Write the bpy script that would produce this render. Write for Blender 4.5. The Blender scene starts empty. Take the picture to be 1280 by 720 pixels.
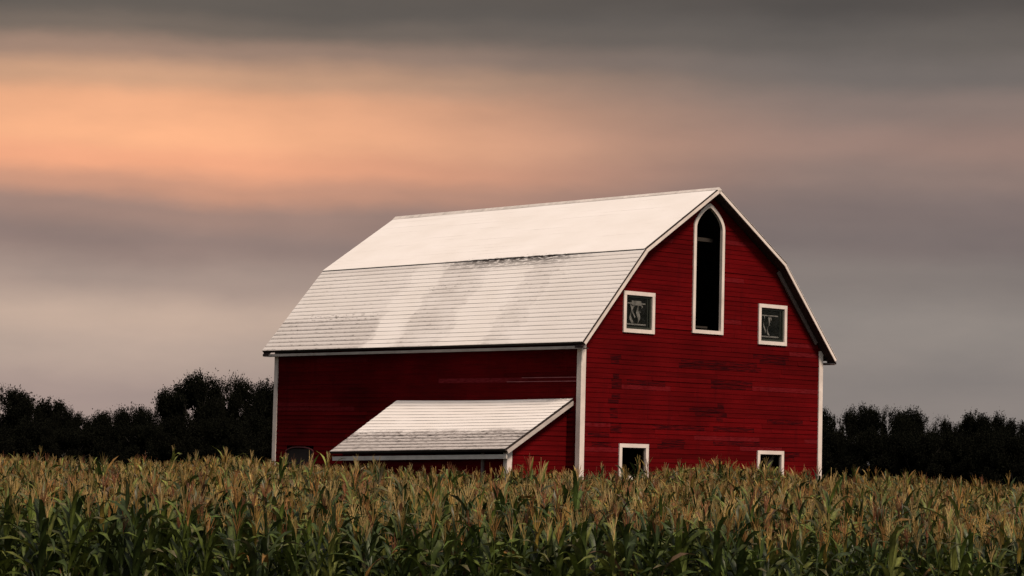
import bpy, math, random
import numpy as np
from mathutils import Matrix, Vector

random.seed(7)
rng = np.random.default_rng(7)
S = bpy.context.scene
COL = S.collection
R = math.radians

# ------------------------------------------------------------------ camera
CAM_Z = 3.0
PITCH, ROLL, FPX = 0.0706129, 0.0234830, 2969.82
cam_d = bpy.data.cameras.new('camera')
cam_d.sensor_width = 36.0
cam_d.lens = FPX / 1280 * 36.0
cam_d.clip_start = 0.5
cam_d.clip_end = 6000
cam = bpy.data.objects.new('camera', cam_d)
COL.objects.link(cam)
_f = Vector((0, math.cos(PITCH), math.sin(PITCH)))
_u = Vector((0, -math.sin(PITCH), math.cos(PITCH)))
_r = Vector((1, 0, 0))
_x = _r * math.cos(ROLL) + _u * math.sin(ROLL)
_y = _u * math.cos(ROLL) - _r * math.sin(ROLL)
M = Matrix((_x, _y, -_f)).transposed().to_4x4()
M.translation = (0, 0, CAM_Z)
cam.matrix_world = M
S.camera = cam

# ------------------------------------------------------------------ exposure, world, sun
S.render.engine = 'CYCLES'
S.view_settings.view_transform = 'Standard'
S.view_settings.look = 'None'
S.view_settings.gamma = 1
EXPO = 0.85
S.view_settings.exposure = EXPO
GAIN = 2 ** EXPO

SUN_ELEV = 50.0
SUN_DIR = Vector((0.57, -0.82, 0)).normalized() * math.cos(R(SUN_ELEV)) + Vector((0, 0, math.sin(R(SUN_ELEV))))
sun_d = bpy.data.lights.new('sun', 'SUN')
sun_d.energy = 2.2
sun_d.angle = R(14)
sun_d.color = (1.0, 0.80, 0.66)
sun = bpy.data.objects.new('sun', sun_d)
COL.objects.link(sun)
sun.rotation_euler = (-SUN_DIR).to_track_quat('-Z', 'Y').to_euler()

world = bpy.data.worlds.new('World')
S.world = world
world.use_nodes = True


class NT:
    """tiny helper round a node tree"""
    def __init__(self, tree):
        self.t = tree
        tree.nodes.clear()

    def n(self, kind, **kw):
        nd = self.t.nodes.new(kind)
        for k, v in kw.items():
            if k.startswith('i_'):
                key = k[2:]
                key = int(key) if key.isdigit() else key.replace('_', ' ')
                self.put(nd.inputs[key], v)
            else:
                setattr(nd, k, v)
        return nd

    def put(self, sock, v):
        if isinstance(v, bpy.types.NodeSocket):
            self.t.links.new(v, sock)
        elif v is not None:
            sock.default_value = v

    def math(self, op, a, b=None, c=None, clamp=False):
        nd = self.t.nodes.new('ShaderNodeMath')
        nd.operation = op
        nd.use_clamp = clamp
        for s, v in zip(nd.inputs, (a, b, c)):
            self.put(s, v)
        return nd.outputs[0]

    def mix(self, f, a, b, blend='MIX'):
        nd = self.t.nodes.new('ShaderNodeMix')
        nd.data_type = 'RGBA'
        nd.blend_type = blend
        nd.clamp_factor = True
        self.put(nd.inputs[0], f)
        self.put(nd.inputs[6], a)
        self.put(nd.inputs[7], b)
        return nd.outputs[2]

    def remap(self, v, a, b, c=0.0, d=1.0, smooth=False):
        nd = self.t.nodes.new('ShaderNodeMapRange')
        nd.interpolation_type = 'SMOOTHSTEP' if smooth else 'LINEAR'
        nd.clamp = True
        for s, x in zip(nd.inputs, (v, a, b, c, d)):
            self.put(s, x)
        return nd.outputs[0]

    def ramp(self, f, stops, interp='LINEAR'):
        nd = self.t.nodes.new('ShaderNodeValToRGB')
        nd.color_ramp.interpolation = interp
        e = nd.color_ramp.elements
        while len(e) > 1:
            e.remove(e[-1])
        for i, (p, c) in enumerate(stops):
            el = e[0] if i == 0 else e.new(p)
            el.position = p
            el.color = (*c, 1) if len(c) == 3 else c
        self.put(nd.inputs[0], f)
        return nd.outputs[0]

    def noise(self, vec, scale, detail=3, rough=0.5, dist=0.0):
        nd = self.t.nodes.new('ShaderNodeTexNoise')
        self.put(nd.inputs['Vector'], vec)
        nd.inputs['Scale'].default_value = scale
        nd.inputs['Detail'].default_value = detail
        nd.inputs['Roughness'].default_value = rough
        nd.inputs['Distortion'].default_value = dist
        return nd.outputs[0]

    def mapping(self, vec, scale=(1, 1, 1), loc=(0, 0, 0)):
        nd = self.t.nodes.new('ShaderNodeMapping')
        self.put(nd.inputs[0], vec)
        nd.inputs['Location'].default_value = loc
        nd.inputs['Scale'].default_value = scale
        return nd.outputs[0]


def lin(c):
    return tuple(((x / 255) / 12.92 if x / 255 < 0.04045 else ((x / 255 + 0.055) / 1.055) ** 2.4) for x in c)


def build_world():
    g = NT(world.node_tree)
    out = g.n('ShaderNodeOutputWorld')
    tc = g.n('ShaderNodeTexCoord').outputs['Generated']
    sep = g.n('ShaderNodeSeparateXYZ', i_0=tc)
    x, y, z = sep.outputs
    hyp = g.math('SQRT', g.math('ADD', g.math('MULTIPLY', x, x), g.math('MULTIPLY', y, y)))
    v = g.math('DIVIDE', z, g.math('MAXIMUM', hyp, 1e-4))          # tan(elevation)
    az = g.math('ARCTAN2', x, y)                                    # 0 towards +Y, right positive
    comb = g.n('ShaderNodeCombineXYZ', i_0=az, i_1=v, i_2=0.0).outputs[0]
    wob = g.noise(g.mapping(comb, (4.0, 12, 1), (2.3, 0.4, 0)), 1.0, 3, 0.5)
    wob2 = g.noise(g.mapping(comb, (16.0, 44, 1), (0.3, 5.4, 0)), 1.0, 4, 0.55)
    vv = g.math('ADD', v, g.math('MULTIPLY', g.math('SUBTRACT', wob, 0.5), 0.016))
    vv = g.math('ADD', vv, g.math('MULTIPLY', g.math('SUBTRACT', wob2, 0.5), 0.010))
    f = g.remap(vv, -0.05, 0.25)

    def stops(rows, a, b):
        # rows: (image row, colour); a, b: tan(elev) at row 0 and its slope per row
        res = []
        for yy, c in rows[::-1]:
            t = a + b * yy
            res.append(((t + 0.05) / 0.30, tuple(k / GAIN for k in lin(c))))
        return res
    left = [(0, (100, 93, 87)), (28, (118, 106, 97)), (58, (158, 131, 115)), (90, (202, 158, 128)), (125, (238, 174, 134)),
            (165, (250, 181, 138)), (200, (243, 171, 133)), (228, (208, 154, 128)), (256, (166, 136, 124)), (300, (148, 127, 120)),
            (350, (170, 149, 138)), (395, (194, 170, 154)), (440, (184, 163, 150)), (500, (164, 145, 138))]
    right = [(0, (86, 81, 78)), (50, (102, 96, 92)), (95, (116, 108, 104)), (135, (138, 121, 114)), (185, (155, 129, 119)),
             (225, (142, 122, 115)), (265, (126, 112, 109)), (310, (120, 109, 107)), (350, (129, 120, 116)), (410, (145, 136, 130)),
             (480, (135, 127, 123))]
    cl = g.ramp(f, stops(left, 0.186, -0.000334), 'EASE')
    cr = g.ramp(f, stops(right, 0.1949, -0.0003356), 'EASE')
    band = g.mix(g.remap(az, R(-8.5), R(8.5), 0, 1, True), cl, cr)
    # soft streaks of the overcast, stretched along the horizon
    st = g.noise(g.mapping(comb, (9.0, 26, 1), (7.1, 1.0, 0)), 1.0, 5, 0.55)
    band = g.mix(1.0, band, g.ramp(st, [(0.3, (0.90, 0.915, 0.93)), (0.7, (1.10, 1.085, 1.07))]), 'MULTIPLY')
    # the rest of the dome: high overcast, brighter overhead and on the sun's side
    dn = g.noise(g.mapping(tc, (2.0, 2.0, 5.0)), 1.2, 5, 0.55)
    sd = g.math('ADD', g.math('ADD', g.math('MULTIPLY', x, SUN_DIR.x), g.math('MULTIPLY', y, SUN_DIR.y)),
                g.math('MULTIPLY', z, SUN_DIR.z))
    glow = g.remap(sd, -0.3, 1.0, 0.07, 0.30, True)
    lum = g.math('MULTIPLY', glow, g.remap(dn, 0.3, 0.7, 0.7, 1.25))
    dome = g.mix(1.0, (0.98, 0.90, 0.86, 1), g.n('ShaderNodeCombineColor', i_0=lum, i_1=lum, i_2=lum).outputs[0], 'MULTIPLY')
    up = g.remap(v, 0.22, 0.75, 0, 1, True)
    side = g.remap(g.math('ABSOLUTE', az), R(25), R(80), 0, 1, True)
    k = g.math('MAXIMUM', up, side)
    cloud = g.mix(k, band, dome)
    sky = g.n('ShaderNodeTexSky', sky_type='NISHITA', sun_disc=False, sun_elevation=R(SUN_ELEV),
              sun_rotation=math.atan2(SUN_DIR.x, SUN_DIR.y))
    b1 = g.n('ShaderNodeBackground', i_0=cloud, i_1=1.0)
    b2 = g.n('ShaderNodeBackground', i_0=sky.outputs[0], i_1=0.05)
    ms = g.n('ShaderNodeMixShader', i_0=g.math('MULTIPLY', k, 0.25))
    g.t.links.new(b1.outputs[0], ms.inputs[1])
    g.t.links.new(b2.outputs[0], ms.inputs[2])
    g.t.links.new(ms.outputs[0], out.inputs[0])


build_world()


# ------------------------------------------------------------------ materials
def new_mat(name):
    m = bpy.data.materials.new(name)
    m.use_nodes = True
    g = NT(m.node_tree)
    out = g.n('ShaderNodeOutputMaterial')
    p = g.n('ShaderNodeBsdfPrincipled')
    g.t.links.new(p.outputs[0], out.inputs[0])
    return m, g, p, out


def bump(g, p, h, strength, dist):
    b = g.n('ShaderNodeBump', i_Height=h, i_Strength=strength, i_Distance=dist)
    g.t.links.new(b.outputs[0], p.inputs['Normal'])


def mat_red():
    m, g, p, o = new_mat('red_barn_paint')
    oc = g.n('ShaderNodeTexCoord').outputs['Object']
    at = g.n('ShaderNodeAttribute', attribute_name='Col')
    sep = g.n('ShaderNodeSeparateColor', i_0=at.outputs['Color'])
    shade, stain_shade, fade_lit = sep.outputs
    stn = g.noise(g.mapping(oc, (1.8, 1.8, 26)), 1.0, 5, 0.65)
    # boards run level: stretch the grain along both level axes
    gr = g.noise(g.mapping(oc, (0.7, 0.7, 30)), 1.0, 5, 0.6)
    big = g.noise(g.mapping(oc, (0.35, 0.35, 0.8)), 1.0, 4, 0.6)
    fine = g.noise(g.mapping(oc, (5, 5, 60)), 1.0, 3, 0.6)
    c = g.ramp(gr, [(0.25, (0.064, 0.0010, 0.0014)), (0.5, (0.094, 0.0014, 0.0022)), (0.75, (0.122, 0.0024, 0.0032))])
    c = g.mix(1.0, c, g.ramp(big, [(0.32, (0.62, 0.62, 0.66)), (0.68, (1.15, 1.15, 1.15))]), 'MULTIPLY')
    sh = g.n('ShaderNodeCombineColor', i_0=shade, i_1=shade, i_2=shade).outputs[0]
    c = g.mix(1.0, c, sh, 'MULTIPLY')
    # worn lines where the paint has gone chalky, plus painted light-catching courses
    worn = g.math('MULTIPLY', g.remap(fine, 0.60, 0.74, 0, 1), g.remap(big, 0.45, 0.6, 0.0, 0.55))
    worn = g.math('MAXIMUM', worn, g.math('MULTIPLY', fade_lit, g.remap(fine, 0.35, 0.6)))
    c = g.mix(worn, c, (0.15, 0.014, 0.018, 1))
    strk = g.noise(g.mapping(oc, (0.9, 0.9, 22), (3, 1, 7)), 1.0, 5, 0.7)
    c = g.mix(g.math('MULTIPLY', g.remap(strk, 0.60, 0.70), 0.75), c, (0.020, 0.0010, 0.0018, 1))
    drip = g.noise(g.mapping(oc, (3.0, 3.0, 0.35), (1, 5, 2)), 1.0, 4, 0.6)
    c = g.mix(g.remap(drip, 0.56, 0.72, 0, 0.45), c, (0.045, 0.0012, 0.0022, 1))
    st = g.math('MULTIPLY', stain_shade, g.remap(stn, 0.41, 0.56, 0.0, 0.95))
    c = g.mix(st, c, (0.014, 0.0012, 0.002, 1))  # wear and line shadows mixed into the paint colour
    g.put(p.inputs['Base Color'], c)
    p.inputs['Roughness'].default_value = 0.85
    p.inputs['Specular IOR Level'].default_value = 0.04
    bump(g, p, fine, 0.25, 0.01)
    return m


def mat_simple(name, col, rough=0.7, var=0.25, scale=(2, 2, 2), bumpd=0.004, spec=0.3):
    m, g, p, o = new_mat(name)
    oc = g.n('ShaderNodeTexCoord').outputs['Object']
    n1 = g.noise(g.mapping(oc, scale), 1.0, 5, 0.6)
    n2 = g.noise(oc, 30, 3, 0.6)
    a = tuple(x * (1 - var) for x in col)
    b = tuple(min(1, x * (1 + var)) for x in col)
    c = g.ramp(n1, [(0.3, a), (0.7, b)])
    c = g.mix(g.remap(n2, 0.60, 0.70, 0, 0.40), c, tuple(x * 0.5 for x in col) + (1,))
    n3 = g.noise(g.mapping(oc, (4, 4, 1.2), (3, 3, 3)), 1.0, 5, 0.7)
    c = g.mix(g.remap(n3, 0.58, 0.70, 0, 0.45), c, tuple(x * 0.6 for x in col) + (1,))
    g.put(p.inputs['Base Color'], c)
    p.inputs['Roughness'].default_value = rough
    p.inputs['Specular IOR Level'].default_value = spec
    bump(g, p, n2, 0.3, bumpd)
    return m


def mat_roof(lean=False):
    """white weathered covering over grey shingles; uv = (metres along the ridge, metres down from the knee)"""
    m, g, p, o = new_mat('lean_to_roof_covering' if lean else 'white_roof_covering')
    uv = g.n('ShaderNodeUVMap', uv_map='uv').outputs[0]
    sep = g.n('ShaderNodeSeparateXYZ', i_0=uv)
    u, v = sep.outputs[0], sep.outputs[1]
    edge = g.noise(g.mapping(uv, (0.9, 1.6, 1)), 1.0, 6, 0.7)
    speck = g.noise(g.mapping(uv, (9, 22, 1)), 1.0, 4, 0.7)
    speck2 = g.noise(g.mapping(uv, (3.5, 16, 1), (4, 2, 0)), 1.0, 4, 0.7)
    cloudn = g.noise(g.mapping(uv, (0.5, 0.9, 1)), 1.0, 3, 0.5)
    white = g.mix(g.remap(cloudn, 0.3, 0.7), (0.80, 0.765, 0.715, 1), (0.86, 0.83, 0.79, 1))
    grey = g.mix(g.remap(speck, 0.35, 0.65), (0.20, 0.175, 0.16, 1), (0.44, 0.40, 0.375, 1))
    un = g.math('ADD', u, g.math('MULTIPLY', g.math('SUBTRACT', edge, 0.5), 2.6))
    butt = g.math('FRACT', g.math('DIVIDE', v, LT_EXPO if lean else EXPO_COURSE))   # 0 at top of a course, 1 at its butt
    if lean:
        low = g.remap(g.math('ADD', v, g.math('MULTIPLY', g.math('SUBTRACT', edge, 0.5), 0.8)), 1.85, 2.15, 0.05, 1.0, True)
        cover = low
        dark = g.math('MULTIPLY', g.remap(speck2, 0.50, 0.62), g.remap(v, 1.85, 2.1, 0, 0.95))
        dark = g.math('MULTIPLY', dark, g.remap(v, 2.7, 2.5, 0.5, 1))
        corner = g.math('MULTIPLY', g.remap(v, 0.25, 0.02, 0, 1), g.remap(u, 1.8, 0.8, 0, 1))
        dark = g.math('MAXIMUM', dark, g.math('MULTIPLY', corner, g.remap(speck, 0.4, 0.55)))
    else:
        def band(a, b, w=0.25):
            return g.math('MULTIPLY', g.remap(un, a - w, a + w, 0, 1, True), g.remap(un, b + w, b - w, 0, 1, True))
        b1 = g.math('MULTIPLY', band(6.5, 8.7), g.remap(cloudn, 0.3, 0.65, 0.62, 0.26))
        b2 = g.math('MULTIPLY', band(2.9, 4.35, 0.18), g.remap(cloudn, 0.3, 0.65, 0.48, 0.22))
        b2b = g.math('MULTIPLY', band(-1.0, 2.9, 0.6), 0.24)
        b3 = g.math('MULTIPLY', band(10.3, 17.0), g.remap(v, 2.35, 2.6, 0.26, 0.75))
        b4 = g.math('MULTIPLY', g.remap(v, 0.0, 0.6, 1, 0), g.remap(u, 9.3, 10, 0, 0.3))
        cover = g.math('ADD', g.math('MAXIMUM', g.math('MAXIMUM', b1, b2), g.math('MAXIMUM', b3, b2b)), g.math('MAXIMUM', b4, 0.02))
        flk = g.math('MULTIPLY', g.math('MAXIMUM', g.math('MAXIMUM', b1, b2), b3), g.math('MULTIPLY', g.remap(speck2, 0.545, 0.60), g.remap(butt, 0.4, 0.85)))
        cover = g.math('MULTIPLY', cover, g.remap(v, -0.05, 0.02))          # only below the knee
        # bare shingles breaking through along the knee and on the streak's upper edge
        near = g.math('MULTIPLY', g.remap(v, 0.55, 0.05, 0, 1), g.remap(v, -0.06, -0.03))
        uu = g.math('MULTIPLY', g.remap(un, 9.9, 7.2, 0, 1), g.remap(un, 1.8, 3.6, 0, 1))
        dark = g.math('MULTIPLY', g.math('MULTIPLY', near, uu), g.remap(speck2, 0.42, 0.50))
        e2 = g.math('MULTIPLY', g.math('MULTIPLY', g.remap(v, 1.05, 1.2), g.remap(v, 1.5, 1.3)), band(7.4, 9.0))
        e3 = g.math('MULTIPLY', g.math('MULTIPLY', g.remap(v, 2.2, 2.35), g.remap(v, 2.75, 2.5)), band(11.0, 14.6))
        dark = g.math('MAXIMUM', dark, g.math('MULTIPLY', g.math('MAXIMUM', e2, e3), g.remap(speck2, 0.55, 0.64)))
        dark = g.math('MAXIMUM', dark, g.math('MULTIPLY', flk, g.remap(v, 0.0, 0.02)))
        over = g.math('MULTIPLY', g.math('MULTIPLY', g.remap(v, -0.35, -0.05), g.remap(v, 0.0, -0.02)), g.remap(speck2, 0.60, 0.68))
        dark = g.math('MAXIMUM', dark, g.math('MULTIPLY', over, uu))
    rows = g.remap(butt, 0.45, 0.95, 0.62 if lean else 0.42, 1.0, True)  # greyer toward each butt: thin cover plus painted lap shade
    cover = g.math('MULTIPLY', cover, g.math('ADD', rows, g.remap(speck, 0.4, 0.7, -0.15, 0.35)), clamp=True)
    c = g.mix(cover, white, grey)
    c = g.mix(dark, c, (0.05, 0.04, 0.035, 1))
    g.put(p.inputs['Base Color'], c)
    p.inputs['Roughness'].default_value = 0.75
    p.inputs['Specular IOR Level'].default_value = 0.25
    bump(g, p, g.math('ADD', speck, g.math('MULTIPLY', cloudn, 0.5)), 0.35, 0.012)
    return m


def mat_attr(name, rough=0.5, trans=0.25, spec=0.4, bumpy=True):
    m, g, p, o = new_mat(name)
    at = g.n('ShaderNodeAttribute', attribute_name='Col')
    oc = g.n('ShaderNodeTexCoord').outputs['Object']
    n = g.noise(g.mapping(oc, (25, 25, 6)), 1.0, 2, 0.6)
    c = g.mix(1.0, at.outputs['Color'], g.ramp(n, [(0.3, (0.55, 0.55, 0.55)), (0.7, (1.2, 1.2, 1.15))]), 'MULTIPLY')
    g.put(p.inputs['Base Color'], c)
    p.inputs['Roughness'].default_value = rough
    p.inputs['Specular IOR Level'].default_value = spec
    if trans > 0:
        t = g.n('ShaderNodeBsdfTranslucent', i_0=c)
        mx = g.n('ShaderNodeMixShader', i_0=trans)
        g.t.links.new(p.outputs[0], mx.inputs[1])
        g.t.links.new(t.outputs[0], mx.inputs[2])
        g.t.links.new(mx.outputs[0], o.inputs[0])
    return m


def mat_glass():
    m, g, p, o = new_mat('dark_window_glass')
    oc = g.n('ShaderNodeTexCoord').outputs['Object']
    n = g.noise(oc, 3.0, 4, 0.6)
    g.put(p.inputs['Base Color'], g.ramp(n, [(0.35, (0.008, 0.010, 0.008)), (0.7, (0.03, 0.032, 0.026))]))
    p.inputs['Roughness'].default_value = 0.18
    p.inputs['Alpha'].default_value = 0.25
    p.inputs['Specular IOR Level'].default_value = 0.15
    bump(g, p, n, 0.05, 0.02)
    return m


EXPO_COURSE = 3.97 / 21
LT_EXPO = 0.188
MAT = dict(
    red=mat_red(),
    white=mat_simple('white_trim_paint', (0.66, 0.58, 0.515), 0.6, 0.16, (1.5, 1.5, 1.5)),
    greywhite=mat_simple('weathered_fascia_paint', (0.60, 0.555, 0.50), 0.7, 0.2, (1.5, 1.5, 6)),
    dark=mat_simple('dark_roof_deck', (0.022, 0.015, 0.013), 0.85, 0.3),
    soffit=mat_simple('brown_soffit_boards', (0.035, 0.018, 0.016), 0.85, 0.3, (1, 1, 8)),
    fascia=mat_simple('aged_fascia_paint', (0.42, 0.37, 0.33), 0.75, 0.25, (1.5, 1.5, 6)),
    frieze=mat_simple('dim_grey_frieze', (0.14, 0.105, 0.095), 0.8, 0.25, (2, 2, 8)),  # frieze tone dimmed to paint in the shade under the roof
    inner=mat_simple('bare_interior_wood', (0.03, 0.024, 0.018), 0.85, 0.3, (1, 1, 10)),
    sash=mat_simple('dark_green_sash', (0.022, 0.026, 0.018), 0.6, 0.3),
    curtain=mat_simple('torn_pale_curtain', (0.36, 0.35, 0.31), 0.85, 0.4, (9, 9, 9)),
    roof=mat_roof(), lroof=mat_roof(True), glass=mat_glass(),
    corn=mat_attr('corn_leaf', 0.45, 0.15, 0.30), tassel=mat_attr('corn_tassel', 0.7, 0.25, 0.2),
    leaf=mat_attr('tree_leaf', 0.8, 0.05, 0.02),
    bark=mat_simple('dark_bark', (0.018, 0.015, 0.012), 0.9, 0.3, (6, 6, 2), 0.02),
)


# ------------------------------------------------------------------ mesh helpers
class MB:
    """collects polygons, then links them as ONE mesh object"""
    def __init__(self):
        self.v, self.f, self.mi, self.c, self.uv = [], [], [], [], []

    def poly(self, pts, mi=0, col=(1, 0, 0), uv=None):
        n = len(self.v)
        self.v += [tuple(p) for p in pts]
        self.c += [col] * len(pts)
        self.uv += uv if uv else [(0, 0)] * len(pts)
        self.f.append(tuple(range(n, n + len(pts))))
        self.mi.append(mi)

    def prism(self, a, b, mi=0, col=(1, 0, 0), uva=None, uvb=None, side_mi=None):
        """a, b: matching rings (back, front); b faces outwards"""
        sm = mi if side_mi is None else side_mi
        self.poly(b, mi, col, uvb)
        self.poly(a[::-1], sm, col, uva[::-1] if uva else None)
        n = len(a)
        for i in range(n):
            j = (i + 1) % n
            self.poly([a[i], a[j], b[j], b[i]], sm, col, [uva[i], uva[j], uvb[j], uvb[i]] if uva else None)

    def box(self, lo, hi, mi=0, col=(1, 0, 0)):
        x0, y0, z0 = lo
        x1, y1, z1 = hi
        a = [(x0, y0, z0), (x1, y0, z0), (x1, y1, z0), (x0, y1, z0)]
        b = [(x, y, z1) for x, y, _ in a]
        self.prism(a, b, mi, col)

    def build(self, name, mats, parent=None, bevel=0.0):
        me = bpy.data.meshes.new(name)
        me.from_pydata(self.v, [], self.f)
        mats = mats if isinstance(mats, (list, tuple)) else [mats]
        for m in mats:
            me.materials.append(m)
        me.polygons.foreach_set('material_index', self.mi)
        at = me.color_attributes.new('Col', 'FLOAT_COLOR', 'POINT')
        at.data.foreach_set('color', np.array([(*c, 1) for c in self.c], dtype=np.float32).ravel())
        ul = me.uv_layers.new(name='uv')
        idx = np.empty(len(me.loops), dtype=np.int32)
        me.loops.foreach_get('vertex_index', idx)
        ul.data.foreach_set('uv', np.array(self.uv, dtype=np.float32)[idx].ravel())
        me.update()
        o = bpy.data.objects.new(name, me)
        COL.objects.link(o)
        if parent:
            o.parent = parent
        if bevel:
            md = o.modifiers.new('weld', 'WELD')
            md.merge_threshold = 0.0005
            bv = o.modifiers.new('bevel', 'BEVEL')
            bv.width = bevel
            bv.segments = 1
            bv.limit_method = 'ANGLE'
        return o


def empty(name, loc=(0, 0, 0), rz=0.0, parent=None):
    o = bpy.data.objects.new(name, None)
    o.location = loc
    o.rotation_euler = (0, 0, rz)
    COL.objects.link(o)
    if parent:
        o.parent = parent
    return o


def tag(o, label=None, cat=None, group=None, kind=None):
    for k, v in (('label', label), ('category', cat), ('group', group), ('kind', kind)):
        if v:
            o[k] = v
    return o


# ------------------------------------------------------------------ ground
def ground_z(x, y):
    t = np.clip((np.asarray(y, float) - 40) / 32, 0, 1)
    return 0.6 * t * t * (3 - 2 * t)


def build_ground():
    xs = np.concatenate([[-2500, -800, -300, -120], np.arange(-60, 61, 4), [120, 300, 800, 2500]])
    ys = np.concatenate([[-1500, -300, -60, -10, 0, 10], np.arange(20, 101, 3), [130, 180, 300, 800, 3000]])
    mb = MB()
    for i in range(len(xs) - 1):
        for j in range(len(ys) - 1):
            q = [(xs[i], ys[j]), (xs[i + 1], ys[j]), (xs[i + 1], ys[j + 1]), (xs[i], ys[j + 1])]
            mb.poly([(a, b, float(ground_z(a, b))) for a, b in q])
    m, g, p, o = new_mat('dark_field_soil')
    oc = g.n('ShaderNodeTexCoord').outputs['Object']
    n = g.noise(oc, 0.6, 6, 0.65)
    n2 = g.noise(oc, 9, 5, 0.65)
    c = g.mix(g.remap(n, 0.35, 0.65), (0.035, 0.026, 0.016, 1), (0.03, 0.04, 0.014, 1))
    c = g.mix(g.remap(n2, 0.4, 0.7), c, (0.06, 0.05, 0.03, 1))
    g.put(p.inputs['Base Color'], c)
    p.inputs['Roughness'].default_value = 0.95
    bump(g, p, n2, 0.6, 0.05)
    o = mb.build('ground', m)
    tag(o, 'dark soil and low grass of the field', kind='structure')


build_ground()

# ------------------------------------------------------------------ the barn (x along the gable, y along the length)
TH = 0.8399274
ZO = CAM_Z - 0.6                      # fit heights are relative to the camera; the barn stands on ground 0.6
W, L, EO, GO = 11.0, 15.49, 0.366, 0.406
ZE, KX, ZK, ZR = 3.476 + ZO, 2.223, 6.4735 + ZO, 8.647 + ZO
S1 = (ZK - ZE) / (KX + EO)
S2 = (ZR - ZK) / (W / 2 - KX)
T = 0.10                              # roof build-up, square to the slope
V1, V2 = T * math.sqrt(1 + S1 * S1), T * math.sqrt(1 + S2 * S2)
barn = empty('red_barn', (2.1543, 71.8588, 0.6), math.pi / 2 - TH)
tag(barn, 'large weathered red wooden barn with white gambrel roof standing behind the corn field', 'barn')


def under(x):
    """underside of the roof over x"""
    x = min(x, W - x)
    return min(ZE + (x + EO) * S1 - V1, ZK + (x - KX) * S2 - V2)


def wall_x(z):
    """left edge of the gable wall at height z"""
    if z <= under(0):
        return 0.0
    return max((z + V1 - ZE) / S1 - EO, (z + V2 - ZK) / S2 + KX)


def clap(mb, fn, spans, z0, z1, ex=0.15, stain_shade=None, seed=1, joints=True, fade_lit=None):
    """lapped boards: fn(u, z, d) -> point d in front of the wall; spans(za, zb) -> [(a0, b0, a1, b1)]"""
    rr = random.Random(seed)
    z = z0
    n = 0
    while z < z1 - 0.01:
        zt = min(z + ex, z1)
        for (a0, b0, a1, b1) in spans(z, zt):
            cuts = [0.0]
            ln = b0 - a0
            pos = rr.uniform(0.6, 4.0)
            while joints and pos < ln - 0.5:
                cuts.append(pos / ln)
                pos += rr.uniform(2.0, 4.6)
            cuts.append(1.0)
            for c0, c1 in zip(cuts, cuts[1:]):
                p0, p1 = a0 + (b0 - a0) * c0, a0 + (b0 - a0) * c1
                q0, q1 = a1 + (b1 - a1) * c0, a1 + (b1 - a1) * c1
                if c0 > 0:
                    p0 += 0.004; q0 += 0.004
                lo = 0.029 + rr.uniform(-0.004, 0.005) + (0.012 if rr.random() < 0.05 else 0)
                w0, w1 = rr.uniform(-0.004, 0.004), rr.uniform(-0.004, 0.004)
                um = (p0 + p1) / 2
                st = stain_shade(um, z) if stain_shade else 0.0
                sh = rr.uniform(0.90, 1.06)
                fd = fade_lit(um, z) if fade_lit else 0.0
                if rr.random() < 0.05:
                    sh *= 0.82
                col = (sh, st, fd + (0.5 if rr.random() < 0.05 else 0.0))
                lap = 0.006
                back = [fn(p0, z - lap, 0), fn(p1, z - lap, 0), fn(q1, zt, 0), fn(q0, zt, 0)]
                front = [fn(p0, z - lap + w0, lo), fn(p1, z - lap + w1, lo), fn(q1, zt, 0.016), fn(q0, zt, 0.016)]
                mb.prism(back, front, 0, col)
        z = zt
        n += 1


def cut(spans, holes, z0, z1):
    """remove the rectangles' widths from a course"""
    zm = (z0 + z1) / 2
    for h in holes:
        r = h(zm)
        if not r:
            continue
        out = []
        for (a0, b0, a1, b1) in spans:
            if r[1] <= a0 or r[0] >= b0:
                out.append((a0, b0, a1, b1))
                continue
            if r[0] > a0:
                out.append((a0, r[0], a1, r[0]))
            if r[1] < b0:
                out.append((r[1], b0, r[1], b1))
        spans = out
    return spans


def rect(x0, x1, z0, z1):
    return lambda z: (x0, x1) if z0 < z < z1 else None


# openings on the gable, outer edges of their white casings
CW = 0.118
WIN = dict(
    upper_left=(1.69, 3.05, 3.885 + ZO, 5.165 + ZO), upper_right=(7.85, 9.22, 3.815 + ZO, 5.135 + ZO),
    lower_left=(1.62, 2.89, -0.64 + ZO, 0.465 + ZO), lower_right=(7.90, 9.17, -0.72 + ZO, 0.37 + ZO))
AX0, AX1, AZ0, AZS, AZT = 4.75, 6.17, 4.02 + ZO, 7.36 + ZO, 8.20 + ZO
AXC = (AX0 + AX1) / 2


def arch_half(z, inset=0.0):
    hw = (AX1 - AX0) / 2 - inset
    if z < AZ0 + inset:
        return None
    if z <= AZS:
        return hw
    t = (AZT - inset * 1.2 - z) / (AZT - inset * 1.2 - AZS)
    if t <= 0:
        return None
    return hw * math.sin(t * math.pi / 2) ** 0.82


def arch_hole(z):
    h = arch_half(z, 0.07)
    return (AXC - h, AXC + h) if h else None


holes = [arch_hole] + [rect(a + 0.07, b - 0.07, c + 0.07, d - 0.07) for a, b, c, d in WIN.values()]


def gable_spans(z0, z1):
    a0, a1 = wall_x(z0) + (0.0), wall_x(z1)
    if a0 > W / 2 - 0.02:
        return []
    a1 = min(a1, W / 2 - 0.001)
    return cut([(a0, W - a0, a1, W - a1)], holes, z0, z1)


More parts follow.
